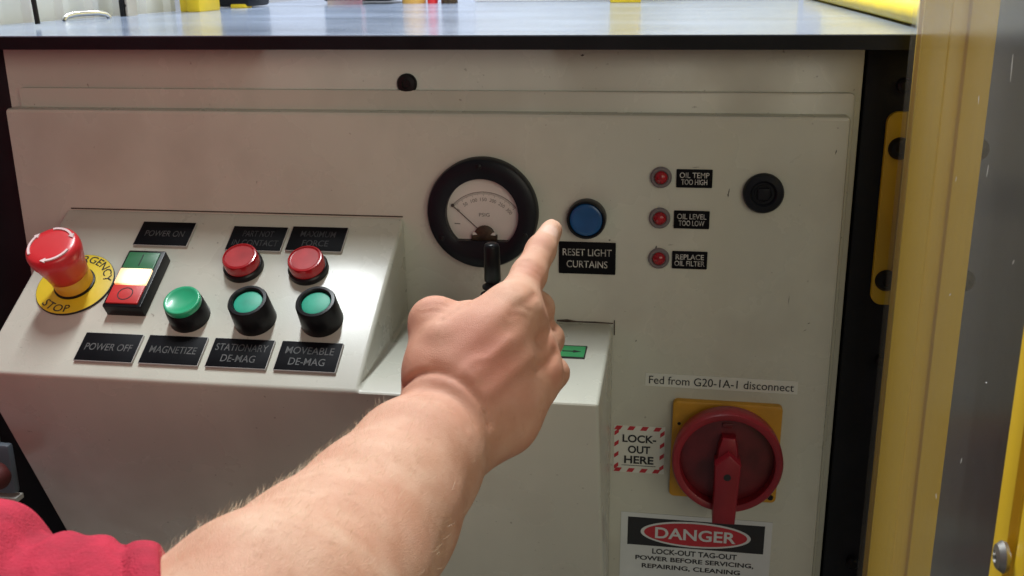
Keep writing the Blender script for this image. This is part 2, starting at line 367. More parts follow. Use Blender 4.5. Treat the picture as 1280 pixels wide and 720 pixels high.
# sealant lines where the console meets the door
b = MB()
b.tube([(XL+0.004, -0.0005, zt+0.0006), (-0.2, -0.0005, zt+0.0008), (XM-0.001, -0.0005, zt+0.0006)], 0.0005, 6)
b.build('sealant_bead', M['rust'], cab)
b = MB()
pts = [(0.058, -0.0008, zl+0.0010), (0.066, -0.001, zl+0.0013), (0.074, -0.001, zl+0.0008), (0.088, -0.0008, zl+0.0008), (XR, -0.0008, zl+0.0005)]
b.tube(pts, [0.0007, 0.0012, 0.0005, 0.0006, 0.0004], 6)
b.tube([(XR+0.001, -0.0006, zl+0.003), (XR+0.0012, -0.0006, zl-0.009)], 0.0004, 6)
b.build('sealant_bead', M['rust'], cab)
# scratches and grime on the door
b = MB()
for px, py, l, wd, a in ((911, 240, 0.006, 0.0009, 80), (910, 244, 0.003, 0.0014, 95), (1045, 190, 0.004, 0.001, 75), (1011, 404, 0.002, 0.0009, 20), (728, 69, 0.003, 0.0025, 5),
                         (986, 375, 0.007, 0.0004, 86), (838, 306, 0.005, 0.0004, 4), (870, 209, 0.006, 0.0005, 3), (820, 309, 0.003, 0.0016, 70), (762, 300, 0.002, 0.0016, 0), (1006, 413, .003, .0004, 30), (795, 426, .002, .0012, 60)):
    fr = PAN if py > 146 else FACE
    q = fr.to(fr.at(px, py), R(a)); b = MB(); b.prism(q, [(-l/2, 0), (0, -wd*.35), (l/2, 0), (l*.1, wd*.3)], 0.0001, 0.0002); b.build('scratch', M['scratch'], cab)
def plate(fr, px, py, wd, ht, lines, parent=cab, th=0.0022, eng='engrave', core=True, lh=0.30, lw=0.85, off=0.0, rot=0.0, name='legend_plate', widths=None):
    f = fr.to(fr.at(px, py, th), rot); f.o = f.o-fr.n*th
    b = MB(); b.prism(f, rrect(wd, ht, 0.0006, 2), 0.0001, th, 0.0004, 1 if core else 0, 0)
    o = b.build(name, [M['plate_black'], M['plate_core']], parent)
    t = MB(); n = len(lines)
    for i, s in enumerate(lines):
        y = (n-1)/2*ht*0.37-i*ht*0.37
        wl = widths[i] if widths else lw
        write(t, f, s, 0, y, wd*wl, ht*lh, th+0.00012, off if not set(s) & set('MN') else off*0.35)
    t.build('lettering', M[eng], o)
    return o
for px, py, lines, e, wds in ((206, 292, ['POWER ON'], 'engrave_dim', [.72]), (321, 298, ['PART NOT', 'IN CONTACT'], 'engrave_faint', [.55, .82]), (396, 298.5, ['MAXIMUM', 'FORCE'], 'engrave_faint', [.62, .46]),
                       (135.8, 434, ['POWER OFF'], 'engrave_dim', [.80]), (216.5, 437.5, ['MAGNETIZE'], 'engrave_dim', [.78]), (300, 441.5, ['STATIONARY', 'DE-MAG'], 'engrave_dim', [.86, .56]), (385.5, 445.5, ['MOVEABLE', 'DE-MAG'], 'engrave_dim', [.78, .58])):
    plate(SLP, px, py, 0.0452, 0.0258, lines, eng=e, lh=0.24, off=0.004, widths=wds)
for px, py, lines in ((868, 223.5, ['OIL TEMP', 'TOO HIGH']), (864.5, 275, ['OIL LEVEL', 'TOO LOW']), (862, 325.5, ['REPLACE', 'OIL FILTER'])):
    plate(PAN, px, py, 0.0262, 0.0137, lines, th=0.0012, core=False, lh=0.30, off=0.012, widths=[.80, .86] if 'FILTER' in lines[1] else [.82, .72])
plate(PAN, 733.8, 323, 0.0435, 0.0252, ['RESET LIGHT', 'CURTAINS'], th=0.0016, core=False, lh=0.22, off=0.004, widths=[.86, .72])

# push buttons on the console
def knurl(r, z0, z1): return [(r, z0), (r, z1)]
def push_button(px, py, kind):
    f = SLP.to(SLP.at(px, py))
    if kind == 'red':
        lab = 'red indicator lens in short black ring'
        r = thing2 = lathe_part('indicator_light', f, [(0.0, 0), (0.0152, 0.0), (0.0152, 0.0042), (0.0142, 0.0052), (0.0136, 0.0052), (0.0, 0.0052)], M['black_plastic'], cab)
        lathe_part('lens', f, [(0.0135, 0.0050), (0.0134, 0.0125), (0.0128, 0.0136), (0.0118, 0.0138), (0.0114, 0.0131), (0.0105, 0.0130)], M['red_lens'], r)
        lathe_part('lens_face', f, [(0.0106, 0.01305), (0.0104, 0.0132), (0, 0.0133)], M['red_lens_top'], r)
    elif kind == 'cap':
        lab = 'flush push button with dished bright green cap'
        r = lathe_part('push_button', f, [(0, 0), (0.0152, 0), (0.0150, 0.002), (0.0142, 0.0135), (0.0136, 0.0145), (0.0128, 0.0145), (0, 0.0144)], M['black_plastic'], cab)
        lathe_part('cap', f, [(0.0133, 0.0146), (0.0136, 0.0175), (0.0133, 0.0192), (0.0122, 0.0196), (0.0108, 0.0188), (0.006, 0.0174), (0, 0.0170)], M['green_cap'], r, angle=60)
    else:
        lab = 'push button with green lens sunk in tall black ring'
        r = lathe_part('push_button', f, [(0, 0), (0.0155, 0), (0.0153, 0.002), (0.0146, 0.0205), (0.0138, 0.0220), (0.0118, 0.0222), (0.0110, 0.0215), (0.0106, 0.0180), (0, 0.0180)], M['black_plastic'], cab)
        lathe_part('lens', f, [(0.0106, 0.0181), (0.0103, 0.0196), (0.0085, 0.0202), (0, 0.0205)], M['green_lens'], r, angle=60)
    r['label'] = lab
push_button(305.5, 335, 'red'); push_button(386.4, 338, 'red')
push_button(237.7, 396, 'cap'); push_button(319.7, 399.5, 'ring'); push_button(403, 400.8, 'ring')

# emergency stop
f = SLP.to(SLP.at(95, 356.5))
es = MB(); es.prism(f, circ(0.0300, 72), 0.0001, 0.0018, 0.0004, 1, 0); eo = es.build('emergency_stop', [M['yellow_ring'], M['ink']], cab)
eo['label'] = 'red mushroom emergency stop on round yellow legend plate'
t = MB()
def arcw(rad, a0, sgn):
    def g(a, b):
        an = a0-sgn*a/rad; rr = rad+sgn*b
        return rr*math.cos(an), rr*math.sin(an)
    return g
write(t, f, 'EMERGENCY', 0, 0, 0.0580, 0.0068, 0.0020, 0.006, warp=arcw(0.0250, R(74), 1)); t.build('lettering', M['ink'], eo); t = MB()
write(t, f, 'STOP', 0, 0, 0.0240, 0.0068, 0.0020, 0.006, warp=arcw(0.0245, R(-104), -1))
t.build('lettering', M['ink'], eo)
b = MB(); b.lathe(f, [(0, 0.0018), (0.0158, 0.0018), (0.0158, 0.0030), (0.0150, 0.0034), (0, 0.0034)], 48, 0); b.build('gasket', M['black_rubber'], eo)
lathe_part('collar', f, [(0.0146, 0.003), (0.0146, 0.0135), (0.0140, 0.0145), (0.012, 0.0145)], M['yellow_plastic'], eo)
lathe_part('mushroom_head', f, [(0.0, 0.0142), (0.0142, 0.0142), (0.0150, 0.0150), (0.0158, 0.0200), (0.0171, 0.0265), (0.0184, 0.0315), (0.0195, 0.0350), (0.0199, 0.0380), (0.0198, 0.0415), (0.0189, 0.0440), (0.0172, 0.0453), (0.012, 0.0459), (0, 0.0461)], M['red_head'], eo, n=64, angle=70)
b = MB()
for a0 in (105, 345, 220):
    pts = []
    for i in range(13):
        a = R(a0-i*5.4); pts.append((0.0160*math.cos(a), 0.0160*math.sin(a)))
    n = len(pts)
    for i in range(n-1):
        wd = 0.0017
        p0 = np.array(pts[i]); p1 = np.array(pts[i+1]); u0 = p0/np.linalg.norm(p0); u1 = p1/np.linalg.norm(p1)
        b.prism(f, [p0-u0*wd/2, p0+u0*wd/2, p1+u1*wd/2, p1-u1*wd/2], 0.0452, 0.0464)
    e = np.array(pts[-1]); u = e/np.linalg.norm(e); tg = np.array([u[1], -u[0]])
    b.prism(f, [e-u*0.0022, e+tg*0.0040, e+u*0.0022], 0.0452, 0.0464)
b.build('turn_arrows', M['white_mark'], eo)

# double push button with lit middle
c4 = [SLP.at(*p, 0.0105) for p in ((162, 312.5), (205.5, 313.5), (178, 384.5), (126, 382.5))]
cc = np.mean(c4, 0)-SLP.n*0.0105; f = SLP.to(cc)
b = MB(); b.prism(f, rrect(0.0305, 0.0560, 0.001, 2), 0.0001, 0.0105, 0.0008); dp = b.build('double_push_button', M['black_plastic'], cab)
dp['label'] = 'black block with green start, lit lamp and red stop keys'
for nm, y, h, mm, zz in (('start_key', 0.0166, 0.0170, 'green_rocker', 0.0117), ('pilot_lamp', 0.0003, 0.0150, 'lamp', 0.0127), ('stop_key', -0.0165, 0.0176, 'red_rocker', 0.0117)):
    q = f.to(f.p(-0.0006, y)); b = MB(); b.prism(q, rrect(0.0252, h, 0.0006, 2), 0.0100, zz, 0.0005); o = b.build(nm, M[mm], dp)
lamp_glow(M['lamp'], tuple(f.p(0.003, 0.0, 0.0115)), 0.0150)
b = MB(); b.strip(f, [(-0.0006, 0.0112), (-0.0006, 0.0225)], 0.0008, 0.0117, 0.0119); b.build('start_symbol', M['ink'], dp); b = MB()
ring = [(-0.0006+0.0056*math.cos(2*math.pi*i/28), -0.0165+0.0056*math.sin(2*math.pi*i/28)) for i in range(29)]
b.strip(f, ring, 0.0007, 0.0117, 0.0119)
b.build('stop_symbol', M['ink'], dp)

# pressure gauge
f = PAN.to(PAN.at(603, 266.5, 0.006)-PAN.n*0.006)
g = MB()
wr = 0.0282; cut = -0.0212; n = 96
prof = [(0.0428, 0.0), (0.0428, 0.0075), (0.0418, 0.0098), (0.0398, 0.0108), (0.0335, 0.0112), (0.0300, 0.0102)]
vs = []; fs = []
for r, z in prof:
    for i in range(n):
        a = 2*math.pi*i/n; vs.append(f.p(r*math.cos(a), r*math.sin(a), z))
for z in (0.0098, 0.0030):
    for i in range(n):
        a = 2*math.pi*i/n; x, y = wr*math.cos(a), wr*math.sin(a)-0.0012
        if y < cut: x, y = x*min(1, abs(math.sqrt(max(wr*wr-(cut+0.0012)**2, 0))/max(abs(x), 1e-6)) if abs(x) > math.sqrt(wr*wr-(cut+.0012)**2) else 1), cut
        vs.append(f.p(x, y, z))
for k in range(len(prof)+1):
    for i in range(n):
        j = (i+1) % n; fs.append((k*n+i, k*n+j, (k+1)*n+j, (k+1)*n+i))
g.add(vs, fs); go = g.build('pressure_gauge', M['bezel'], cab, fixn=False); go['label'] = 'round black bezel gauge with white dial'
b = MB(); b.prism(f, circ(0.0292, 64), 0.0020, 0.0034); b.build('dial_face', M['dial'], go)
pv = np.array([0.0005, -0.0165]); rad = 0.0325
t = MB()
arc = []
for i in range(61):
    a = R(140-100*i/60); arc.append((pv[0]+rad*math.cos(a), pv[1]+rad*math.sin(a)))
t.strip(f, arc, 0.00035, 0.0034, 0.0036)
for i in range(61):
    a = R(140-100*i/60); L_ = 0.0030 if i % 10 == 0 else (0.0024 if i % 5 == 0 else 0.0018)
    t.strip(f, [(pv[0]+rad*math.cos(a), pv[1]+rad*math.sin(a)), (pv[0]+(rad-L_)*math.cos(a), pv[1]+(rad-L_)*math.sin(a))], 0.00026, 0.0034, 0.0036)
for i, s in enumerate(('0', '50', '100', '150', '200', '250', '300')):
    a = R(138-96*i/6); q = f.to(f.p(pv[0]+(rad-0.0058)*math.cos(a), pv[1]+(rad-0.0058)*math.sin(a)), a-math.pi/2)
    write(t, q, s, 0, 0, 0.0017*len(s), 0.0027, 0.0036)
write(t, f, 'PSIG', 0.0010, -0.0018, 0.0082, 0.0028, 0.0036)
t.strip(f, [(-0.0225, -0.0092), (-0.0180, -0.0094)], 0.0007, 0.0034, 0.0036)
t.build('scale_markings', mat('grey_print', (0.16, 0.14, 0.13), 0.6), go)
b = MB(); a = R(137.5)
b.tube([f.p(pv[0]+0.006*math.cos(a), pv[1]+0.006*math.sin(a), 0.0052), f.p(pv[0]+(rad+0.0012)*math.cos(a), pv[1]+(rad+0.0012)*math.sin(a), 0.0052)], 0.00032, 6)
b.prism(f.to(f.p(pv[0]+(rad-0.0002)*math.cos(a), pv[1]+(rad-0.0002)*math.sin(a)), 0.8), circ(0.0014, 6), 0.0046, 0.0054)
b.build('needle', M['needle'], go)
b = MB()
semi = [(0.0010-0.0100, -0.0225), (0.0010+0.0100, -0.0225), (0.0010+0.0100, -0.0172)]+[(0.0010+0.0078*math.cos(R(x)), -0.0172+0.0072*math.sin(R(x))) for x in range(0, 181, 15)]+[(0.0010-0.0100, -0.0172)]
b.prism(f, semi, 0.0034, 0.0066, 0.0005)
b.build('movement', M['brown'], go)
for s in (-1, 1):
    b = MB(); b.prism(f, [(0.001+s*0.0090, -0.0172), (0.001+s*0.0086, -0.0148), (0.001+s*0.0068, -0.0150), (0.001+s*0.0052, -0.0168)][::s], 0.0066, 0.0069); b.build('movement_plate', M['dial'], go)
for a in (92, 212, -25):
    b = MB(); b.lathe(f.to(f.p(0.0368*math.cos(R(a)), 0.0368*math.sin(R(a)))), [(0, 0.0100), (0.0022, 0.0100), (0.0021, 0.0118), (0.0010, 0.0122), (0, 0.0122)], 16); b.build('screw', M['black_plastic'], go)

# blue reset button
f = PAN.to(PAN.at(733, 274, 0.005)-PAN.n*0.005)
bo = lathe_part('reset_button', f, [(0, 0), (0.0150, 0), (0.0150, 0.0070), (0.0144, 0.0092), (0.0134, 0.0098), (0.0128, 0.0092), (0.0126, 0.0060), (0, 0.0060)], M['black_plastic'], cab)
bo['label'] = 'blue push button in black ring'
lathe_part('cap', f, [(0.0124, 0.006), (0.0124, 0.0078), (0.0118, 0.0084), (0.009, 0.0082), (0, 0.0078)], M['blue'], bo, angle=60)
# oil warning lamps
for px, py in ((826.3, 222.3), (824.6, 273.3), (823.5, 323.7)):
    f = PAN.to(PAN.at(px, py, 0.003)-PAN.n*0.003)
    o = lathe_part('warning_lamp', f, [(0, 0), (0.0079, 0), (0.0079, 0.0020), (0.0070, 0.0030), (0.0056, 0.0030), (0.0050, 0.0022), (0, 0.0022)], M['lamp_rim'], cab)
    lathe_part('lens', f, [(0.0049, 0.0020), (0.0046, 0.0038), (0.0030, 0.0052), (0, 0.0058)], M['lamp_red'], o, 24, 60)
# quarter turn latch
f = PAN.to(PAN.at(954.5, 242.5, 0.004)-PAN.n*0.004)
o = lathe_part('door_latch', f, [(0, 0), (0.0148, 0), (0.0148, 0.0028), (0.0138, 0.0046), (0.0098, 0.0052), (0.0088, 0.0044), (0.0080, 0.0030), (0, 0.0030)], M['bezel'], cab)
b = MB(); b.prism(f, rrect(0.0085, 0.0085, 0.001, 2), 0.0028, 0.0054, 0.0006); b.lathe(f, [(0.0066, .003), (0.0064, .0042), (0.0058, .0042), (0.0056, .003)], 32); b.build('square_drive', M['bezel'], o)
f = FACE.to(FACE.at(508, 105, 0.003)-FACE.n*0.003)
o = lathe_part('bolt_head', f, [(0, 0), (0.0078, 0), (0.0078, 0.0022), (0.0066, 0.0038), (0.0034, 0.0044), (0.0032, 0.0030), (0, 0.0030)], M['black_rubber'], cab, 32)

# stickers
def qmid(fr, ps): return np.mean([fr.at(*p) for p in ps], 0)
c = [PAN.at(*p) for p in ((807, 466), (998, 477), (997, 492), (806, 482))]
wd = np.linalg.norm(c[1]-c[0]); ht = np.linalg.norm(c[3]-c[0]); f = PAN.to(np.mean(c, 0), math.atan2(c[1][2]-c[0][2], c[1][0]-c[0][0]))
b = MB(); b.prism(f, rrect(wd, ht), 0.0001, 0.0004); o = b.build('printed_label', M['sticker'], cab); o['label'] = 'narrow white printed label strip'
t = MB(); write(t, f, 'Fed from G20-1A-1 disconnect', 0, 0, wd*0.95, ht*0.62, 0.0006, 0.003); t.build('lettering', M['ink'], o)

c = [PAN.at(*p) for p in ((768, 530.6), (832, 535.5), (830, 591.7), (766, 588.7))]
wd = np.linalg.norm(c[1]-c[0]); ht = np.linalg.norm(c[3]-c[0]); f = PAN.to(np.mean(c, 0))
b = MB(); b.prism(f, rrect(wd, ht), 0.0001, 0.0004, 0, 0); bw = wd*0.085
for s in (-1, 1):
    for k in range(4):
        x = -wd/2+bw*0.9+k*wd*0.255; y = s*(ht/2-bw*0.62)
        b.prism(f, [(x-bw*.9, y-bw*.5), (x+bw*.5, y-bw*.5), (x+bw*1.1, y+bw*.5), (x-bw*.3, y+bw*.5)], 0.0004, 0.00055, 0, 1)
    for k in range(4):
        y = -ht/2+bw*1.6+k*ht*0.24; x = s*(wd/2-bw*0.62)
        b.prism(f, [(x-bw*.5, y-bw*.9), (x+bw*.5, y-bw*.1), (x+bw*.5, y+bw*.9), (x-bw*.5, y+bw*.1)], 0.0004, 0.00055, 0, 1)
o = b.build('lockout_sticker', [M['sticker'], M['sign_red']], cab); o['label'] = 'square sticker with red hatched border'
t = MB()
for s, y, k in (('LOCK-', .23, .66), ('OUT', 0.0, .44), ('HERE', -.22, .58)): write(t, f, s, 0, y*ht, k*wd, ht*0.165, 0.0007, 0.028)
t.strip(f, [(-wd*.34, -ht*.345), (wd*.34, -ht*.345)], 0.0004, .0005, .0007)
t.build('lettering', M['ink'], o)

cTL, cTR, cBL = PAN.at(776.5, 639), PAN.at(966, 653), PAN.at(774, 720)
wd = np.linalg.norm(cTR-cTL); ht = 0.082; an = math.atan2(cTR[2]-cTL[2], cTR[0]-cTL[0])
f = PAN.to(cTL, an); f.o = f.p(wd/2, -ht/2)
b = MB(); b.prism(f, rrect(wd, ht), 0.0001, 0.0005, 0, 0)
hy = ht/2-0.0040-0.0128; b.prism(f, rrect(wd*0.905, 0.0256, 0, 0, 0, hy), 0.0005, 0.0007, 0, 1)
b.prism(f, circ(0.0118, 64, wd*0.365, 0, hy+0.0002), 0.0007, 0.0009, 0, 0); b.prism(f, circ(0.0102, 64, wd*0.342, 0, hy+0.0002), 0.0009, 0.0011, 0, 2)
o = b.build('danger_sign', [M['sign_white'], M['ink'], M['sign_red']], cab); o['label'] = 'white safety sign with red oval on black header'
t = MB(); write(t, f, 'DANGER', 0, hy+0.0002, wd*0.535, 0.0104, 0.0013, 0.022); t.build('lettering', M['sign_white'], o)
t = MB(); y = hy-0.0128-0.0048
for s, k, kx in (('LOCK-OUT TAG-OUT', .565, 0), ('POWER BEFORE SERVICING,', .79, 0), ('REPAIRING, CLEANING', .66, -0.02)):
    write(t, f, s, kx*wd, y, k*wd, 0.0050, 0.0007, 0.026); y -= 0.0073
t.build('lettering', M['ink'], o)

# green arrow label on the ledge
c = [LED.at(*p) for p in ((676, 431.5), (733.8, 434), (731, 449.6), (672, 447))]
f = LED.to(np.mean(c, 0)); wd = np.linalg.norm(c[1]-c[0]); ht = np.linalg.norm(c[2]-c[1])
b = MB(); b.prism(f, rrect(wd, ht), 0.0001, 0.0010, 0, 1); b.prism(f, rrect(wd*0.95, ht*0.84), 0.0010, 0.0012, 0, 0)
ax = wd*0.20; b.strip(f, [(ax-0.007, 0), (ax+0.002, 0)], 0.0014, 0.0012, 0.0014, 1); b.prism(f, [(ax+0.001, -0.0022), (ax+0.0065, 0), (ax+0.001, 0.0022)], 0.0012, 0.0014, 0, 1)
o = b.build('arrow_label', [M['green_label'], M['ink']], cab); o['label'] = 'green label with black arrow'

# rotary disconnect switch
c = [PAN.at(*p, 0.006) for p in ((841, 500.5), (979.5, 508), (970, 630), (835.5, 621))]
f = PAN.to(np.mean(c, 0)-PAN.n*0.006, R(-0.5))
b = MB(); b.prism(f, rrect(0.0840, 0.0835, 0.004, 5), 0.0001, 0.006, 0.0015)
b.lathe(f, [(0.0400, 0.0055), (0.0398, 0.0075), (0.0385, 0.0080), (0.0375, 0.0072)], 64)
sw = b.build('rotary_switch', M['switch_yellow'], cab); sw['label'] = 'amber plate with red rotary disconnect handle'
df = f.to(PAN.at(909, 580, 0.030)-PAN.n*0.030)
lathe_part('dial', df, [(0.030, 0.006), (0.0385, 0.008), (0.0412, 0.014), (0.0420, 0.022), (0.0420, 0.029), (0.0408, 0.0310), (0.0385, 0.0312), (0.0362, 0.0300), (0.0355, 0.0225)], M['switch_red'], sw, 72, 50)
b = MB(); b.lathe(df, [(0.0356, 0.0222), (0.0340, 0.0226), (0, 0.0228)], 64); b.prism(df, rrect(0.008, 0.004, .001, 2, -0.001, 0.0290), 0.0224, 0.0240, 0.0005)
b.build('dial_recess', M['switch_dark'], sw)
b = MB()
hn = [(-0.0078, -0.0475), (0.0072, -0.0475), (0.0088, -0.040), (0.0092, 0.002), (0.0098, 0.016), (0.0065, 0.0175), (0.0000, 0.0175), (-0.0010, 0.017), (-0.0098, 0.004), (-0.0092, -0.010), (-0.0098, -0.038)]
b.prism(df, [(-0.0092, -0.0462), (0.0078, -0.0462), (0.0082, -0.038), (0.0098, -0.002), (0.0098, 0.004), (0.0006, 0.0125), (-0.0098, 0.003), (-0.0092, -0.012)], 0.0225, 0.0410, 0.0018)
b.prism(df, [(-0.0080, 0.0005), (0.0080, 0.0005), (0.0075, 0.0130), (0.0050, 0.0225), (-0.0050, 0.0225), (-0.0075, 0.0130)], 0.0226, 0.0330, 0.003)
ho = b.build('handle', M['switch_red'], sw)
b = MB(); b.lathe(df.to(df.p(0.0, -0.0060)), [(0.0028, 0.0410), (0.0028, 0.0413), (0, 0.0413)], 20); b.build('padlock_hole', M['ink'], ho)
b = MB(); b.lathe(f.to(f.p(0.0375, -0.0365)), [(0, 0.006), (0.0024, 0.006), (0.0020, 0.0072), (0, 0.0074)], 16); b.build('screw', M['black_plastic'], sw); b = MB(); b.lathe(f.to(f.p(-0.0365, 0.0225)), [(0, 0.006), (0.0014, 0.006), (0, 0.0068)], 12); b.build('screw', M['black_plastic'], sw)

# joystick lever on the ledge
base = deep(615, 372, 0.70); jf = Fr((base[0]-0.008, -0.062, zl-0.004), (1, 0, 0), (0, 1, 0.05))
top = None
for k in range(200):
    p = jf.p(0, 0, k*0.001); d = p-CAMO; py = 360+FPX*(d@dwn)/(d@fwd)
    if py < 304: break
H = k*0.001; d = jf.o-CAMO; print('joystick', H, 640+FPX*(d@rgt)/(d@fwd), 360+FPX*(d@dwn)/(d@fwd))
jo = lathe_part('joystick_lever', jf, [(0, H), (0.0035, H), (0.0050, H-0.0010), (0.0056, H-0.003), (0.0057, H-0.012), (0.0060, H-0.0280), (0.0052, H-0.0285), (0.0045, H-0.030), (0.004, 0.0)], M['black_plastic'], cab, 32, 60)
jo['label'] = 'upright black lever grip on bellows boot'
pr = [(0.0040, H-0.029)]
z = H-0.030
for k, rr in enumerate((0.0076, 0.0090, 0.0104, 0.0118)):
    pr += [(0.0045+0.001*k, z), (rr, z-0.002), (rr, z-0.0035), (0.0048+0.001*k, z-0.0058)]; z -= 0.0062
pr += [(0.0155, 0.004), (0.0155, 0.0)]
lathe_part('bellows_boot', jf, pr, M['black_rubber'], jo, 32, 60)

# ------------------------------------------------------------------ side guard
gd = thing('side_guard', 'yellow framed side guard with scuffed clear plastic sheet beside the cabinet', 'machine guard', (0.32, -0.2, 0))
def post(x0, x1, y0, y1, z0, z1):
    b = MB(); o = []
    g_ = 0.006; d_ = 0.0035; xm = (x0+x1)/2; ym = (y0+y1)/2
    o = [(x0, y0), (xm-g_, y0), (xm-g_+.001, y0+d_), (xm+g_-.001, y0+d_), (xm+g_, y0), (x1, y0), (x1, y1), (x0, y1), (x0, ym+g_), (x0+d_, ym+g_-.001), (x0+d_, ym-g_+.001), (x0, ym-g_)]
    b.prism(W3, o, z0, z1); return b.build('post', M['yellow_post'], gd, bevel=0.0008)
post(0.2985, 0.3435, -0.052, -0.034, 0.02, 2.05)
post(0.2900, 0.3350, -0.382, -0.337, 0.02, 2.05)
b = MB(); wbox(b, 0.2945, 0.2972, -0.350, -0.036, 0.06, 2.0); sh = b.build('clear_sheet', M['sheet'], gd); sh['label'] = 'scuffed clear plastic sheet'
b = MB(); b.prism(Fr((0, 0.016, 0), (1, 0, 0), (0, 0, 1)), rrect(0.0660, 0.1440, 0.008, 6, 0.3265, 0.8568+ZB), 0.003, 0.0075, 0.0008); wbox(b, 0.312, 0.332, -0.0345, 0.010, 0.81+ZB, 0.90+ZB); mp_ = b.build('mounting_plate', M['yellow_bracket'], gd)
for px, py, y in ((1125, 186, 0), (1108, 351, 0), (1205, 351, 0), (1222, 187, 0)):
    q = FACE.to(FACE.at(px, py, 0.0085)); q.o = q.o-q.n*0.001
    b = MB(); b.lathe(q, [(0, 0), (0.0082, 0), (0.0080, 0.0016), (0.0060, 0.0042), (0.0034, 0.0048), (0.0032, 0.0036), (0, 0.0036)], 24); b.build('bolt', M['black_rubber'], mp_)
q = Fr((0.2900, -0.3595, 0.7939+ZB), (0, -1, 0), (0, 0, 1))
b = MB(); b.lathe(q, [(0, 0), (0.0026, 0), (0.0026, .0015), (0.0064, 0.0015), (0.0068, 0.0030), (0.0052, 0.0052), (0.0026, 0.0060), (0.0024, 0.0045), (0, 0.0045)], 32); b.build('bolt', M['steel'], gd)
for y, z, l, a in ((-0.262, 0.985, .012, 96), (-0.245, 0.935, .006, 80), (-0.30, 0.905, .003, 60), (-0.215, 0.965, .004, 100), (-0.205, 0.86, .003, 40), (-0.262, 0.79, .004, 70), (-0.225, 0.75, .003, 120), (-0.285, 0.842, .0025, 20), (-0.19, 0.92, .003, 75)):
    q = Fr((0.2945, y, z+ZB), (0, -1, 0), (0, 0, 1)).to((0.2945, y, z+ZB), R(a)); q.n = -q.n if q.n[0] > 0 else q.n
    b = MB(); b.prism(q, [(-l/2, 0), (0, -.00035), (l/2, 0), (l*.1, .0003)], .0001, .0003); b.build('scratch', M['white_mark2'], sh)
# small eye bolts on the black frame next to the guard
for px, py in ((1131, 107), (1103, 452), (1066, 704)):
    q = FACE.to(FACE.at(px, py, 0.003))
    b = MB(); b.lathe(q, [(0, -0.004), (0.0052, -0.004), (0.0050, 0.002), (0.003, 0.0035), (0, 0.0035)], 20); b.build('bolt_head', M['black_rubber'], cab)

# ------------------------------------------------------------------ behind the tabletop
# corrugated metal wall on the left
p0 = np.array([-0.515, -0.06]); p1 = np.array([-0.452, 0.40]); L_ = np.linalg.norm(p1-p0); t_ = (p1-p0)/L_; nn = np.array([t_[1], -t_[0]])
b = MB(); prof = []
s = 0.0
while s < L_:
    prof += [(s, 0), (s+0.022, 0), (s+0.027, 0.007), (s+0.036, 0.007), (s+0.041, 0)]; s += 0.046
vs = []; n = len(prof)
for z in (0.0, 1.95):
    for side in (0, 1):
        for a, o in prof: q = p0+t_*a+nn*(o-0.009-side*0.003); vs.append((q[0], q[1], z))
fs = []
for i in range(n-1): fs += [(i, i+1, 2*n+i+1, 2*n+i), (n+i, n+i+1, 3*n+i+1, 3*n+i)]
fs += [(0, n, 3*n, 2*n), (n-1, 2*n-1, 4*n-1, 3*n-1)]
b.add(vs, fs)
tag(b.build('corrugated_panel', M['white_metal'], angle=20), 'white corrugated metal panel standing at the left end of the tabletop', 'wall panel')
# thin dark cable hanging in front of it
q0 = TAB.at(42, 30, 0.004); b = MB(); b.tube([q0+np.array([0.004, 0.0, 0.0]), q0+np.array([0, 0.004, 0.03]), q0+np.array([-0.004, 0.01, 0.10]), q0+np.array([-0.003, 0.012, 0.3])], 0.0022, 8)
tag(b.build('cable', M['black_rubber']), 'thin dark cable hanging down in front of the corrugated panel', 'cable')
# chrome bar handle lying on the table
a = TAB.at(80, 27); e = TAB.at(137, 23.5); u = (e-a)
b = MB(); pts = [a+np.array([0, 0, 0.001]), a+u*0.02+np.array([0, 0, 0.003]), a+u*0.08+np.array([0, 0, 0.0050]), a+u*0.25+np.array([0, 0, 0.0064]), a+u*0.5+np.array([0, 0, 0.0066]), a+u*0.75+np.array([0, 0, 0.0064]), a+u*0.92+np.array([0, 0, 0.0050]), a+u*0.98+np.array([0, 0, 0.003]), e+np.array([0, 0, 0.001])]
b.tube(pts, 0.0026, 12); tag(b.build('bar_handle', M['chrome']), 'satin metal bar handle on the tabletop by the corrugated panel', 'handle')
def stand(px, py): return TAB.at(px, py)
# upright steel strut with hole
a = stand(153, 21); e = stand(171, 20)
ps = thing('steel_strut', 'beige upright strut with a bolt hole and dark edge behind the tabletop', 'strut', (a[0], a[1], TOPZ))
b = MB(); wbox(b, a[0]+0.004, e[0], a[1], a[1]+0.02, TOPZ, TOPZ+0.7); b.build('flange', mat('beige_enamel', (0.62, 0.58, 0.50), 0.5), ps, bevel=0.001)
b = MB(); wbox(b, a[0], a[0]+0.0038, a[1]-0.004, a[1]+0.02, TOPZ, TOPZ+0.7); b.build('edge_strip', M['black_paint'], ps)
b = MB(); b.lathe(Fr((0.5*(a[0]+e[0])+0.001, a[1], TOPZ+0.0115), (1, 0, 0), (0, 0, 1)), [(0.0014, 0.0003), (0, 0.0003)], 16); b.build('bolt_hole', M['ink'], ps)
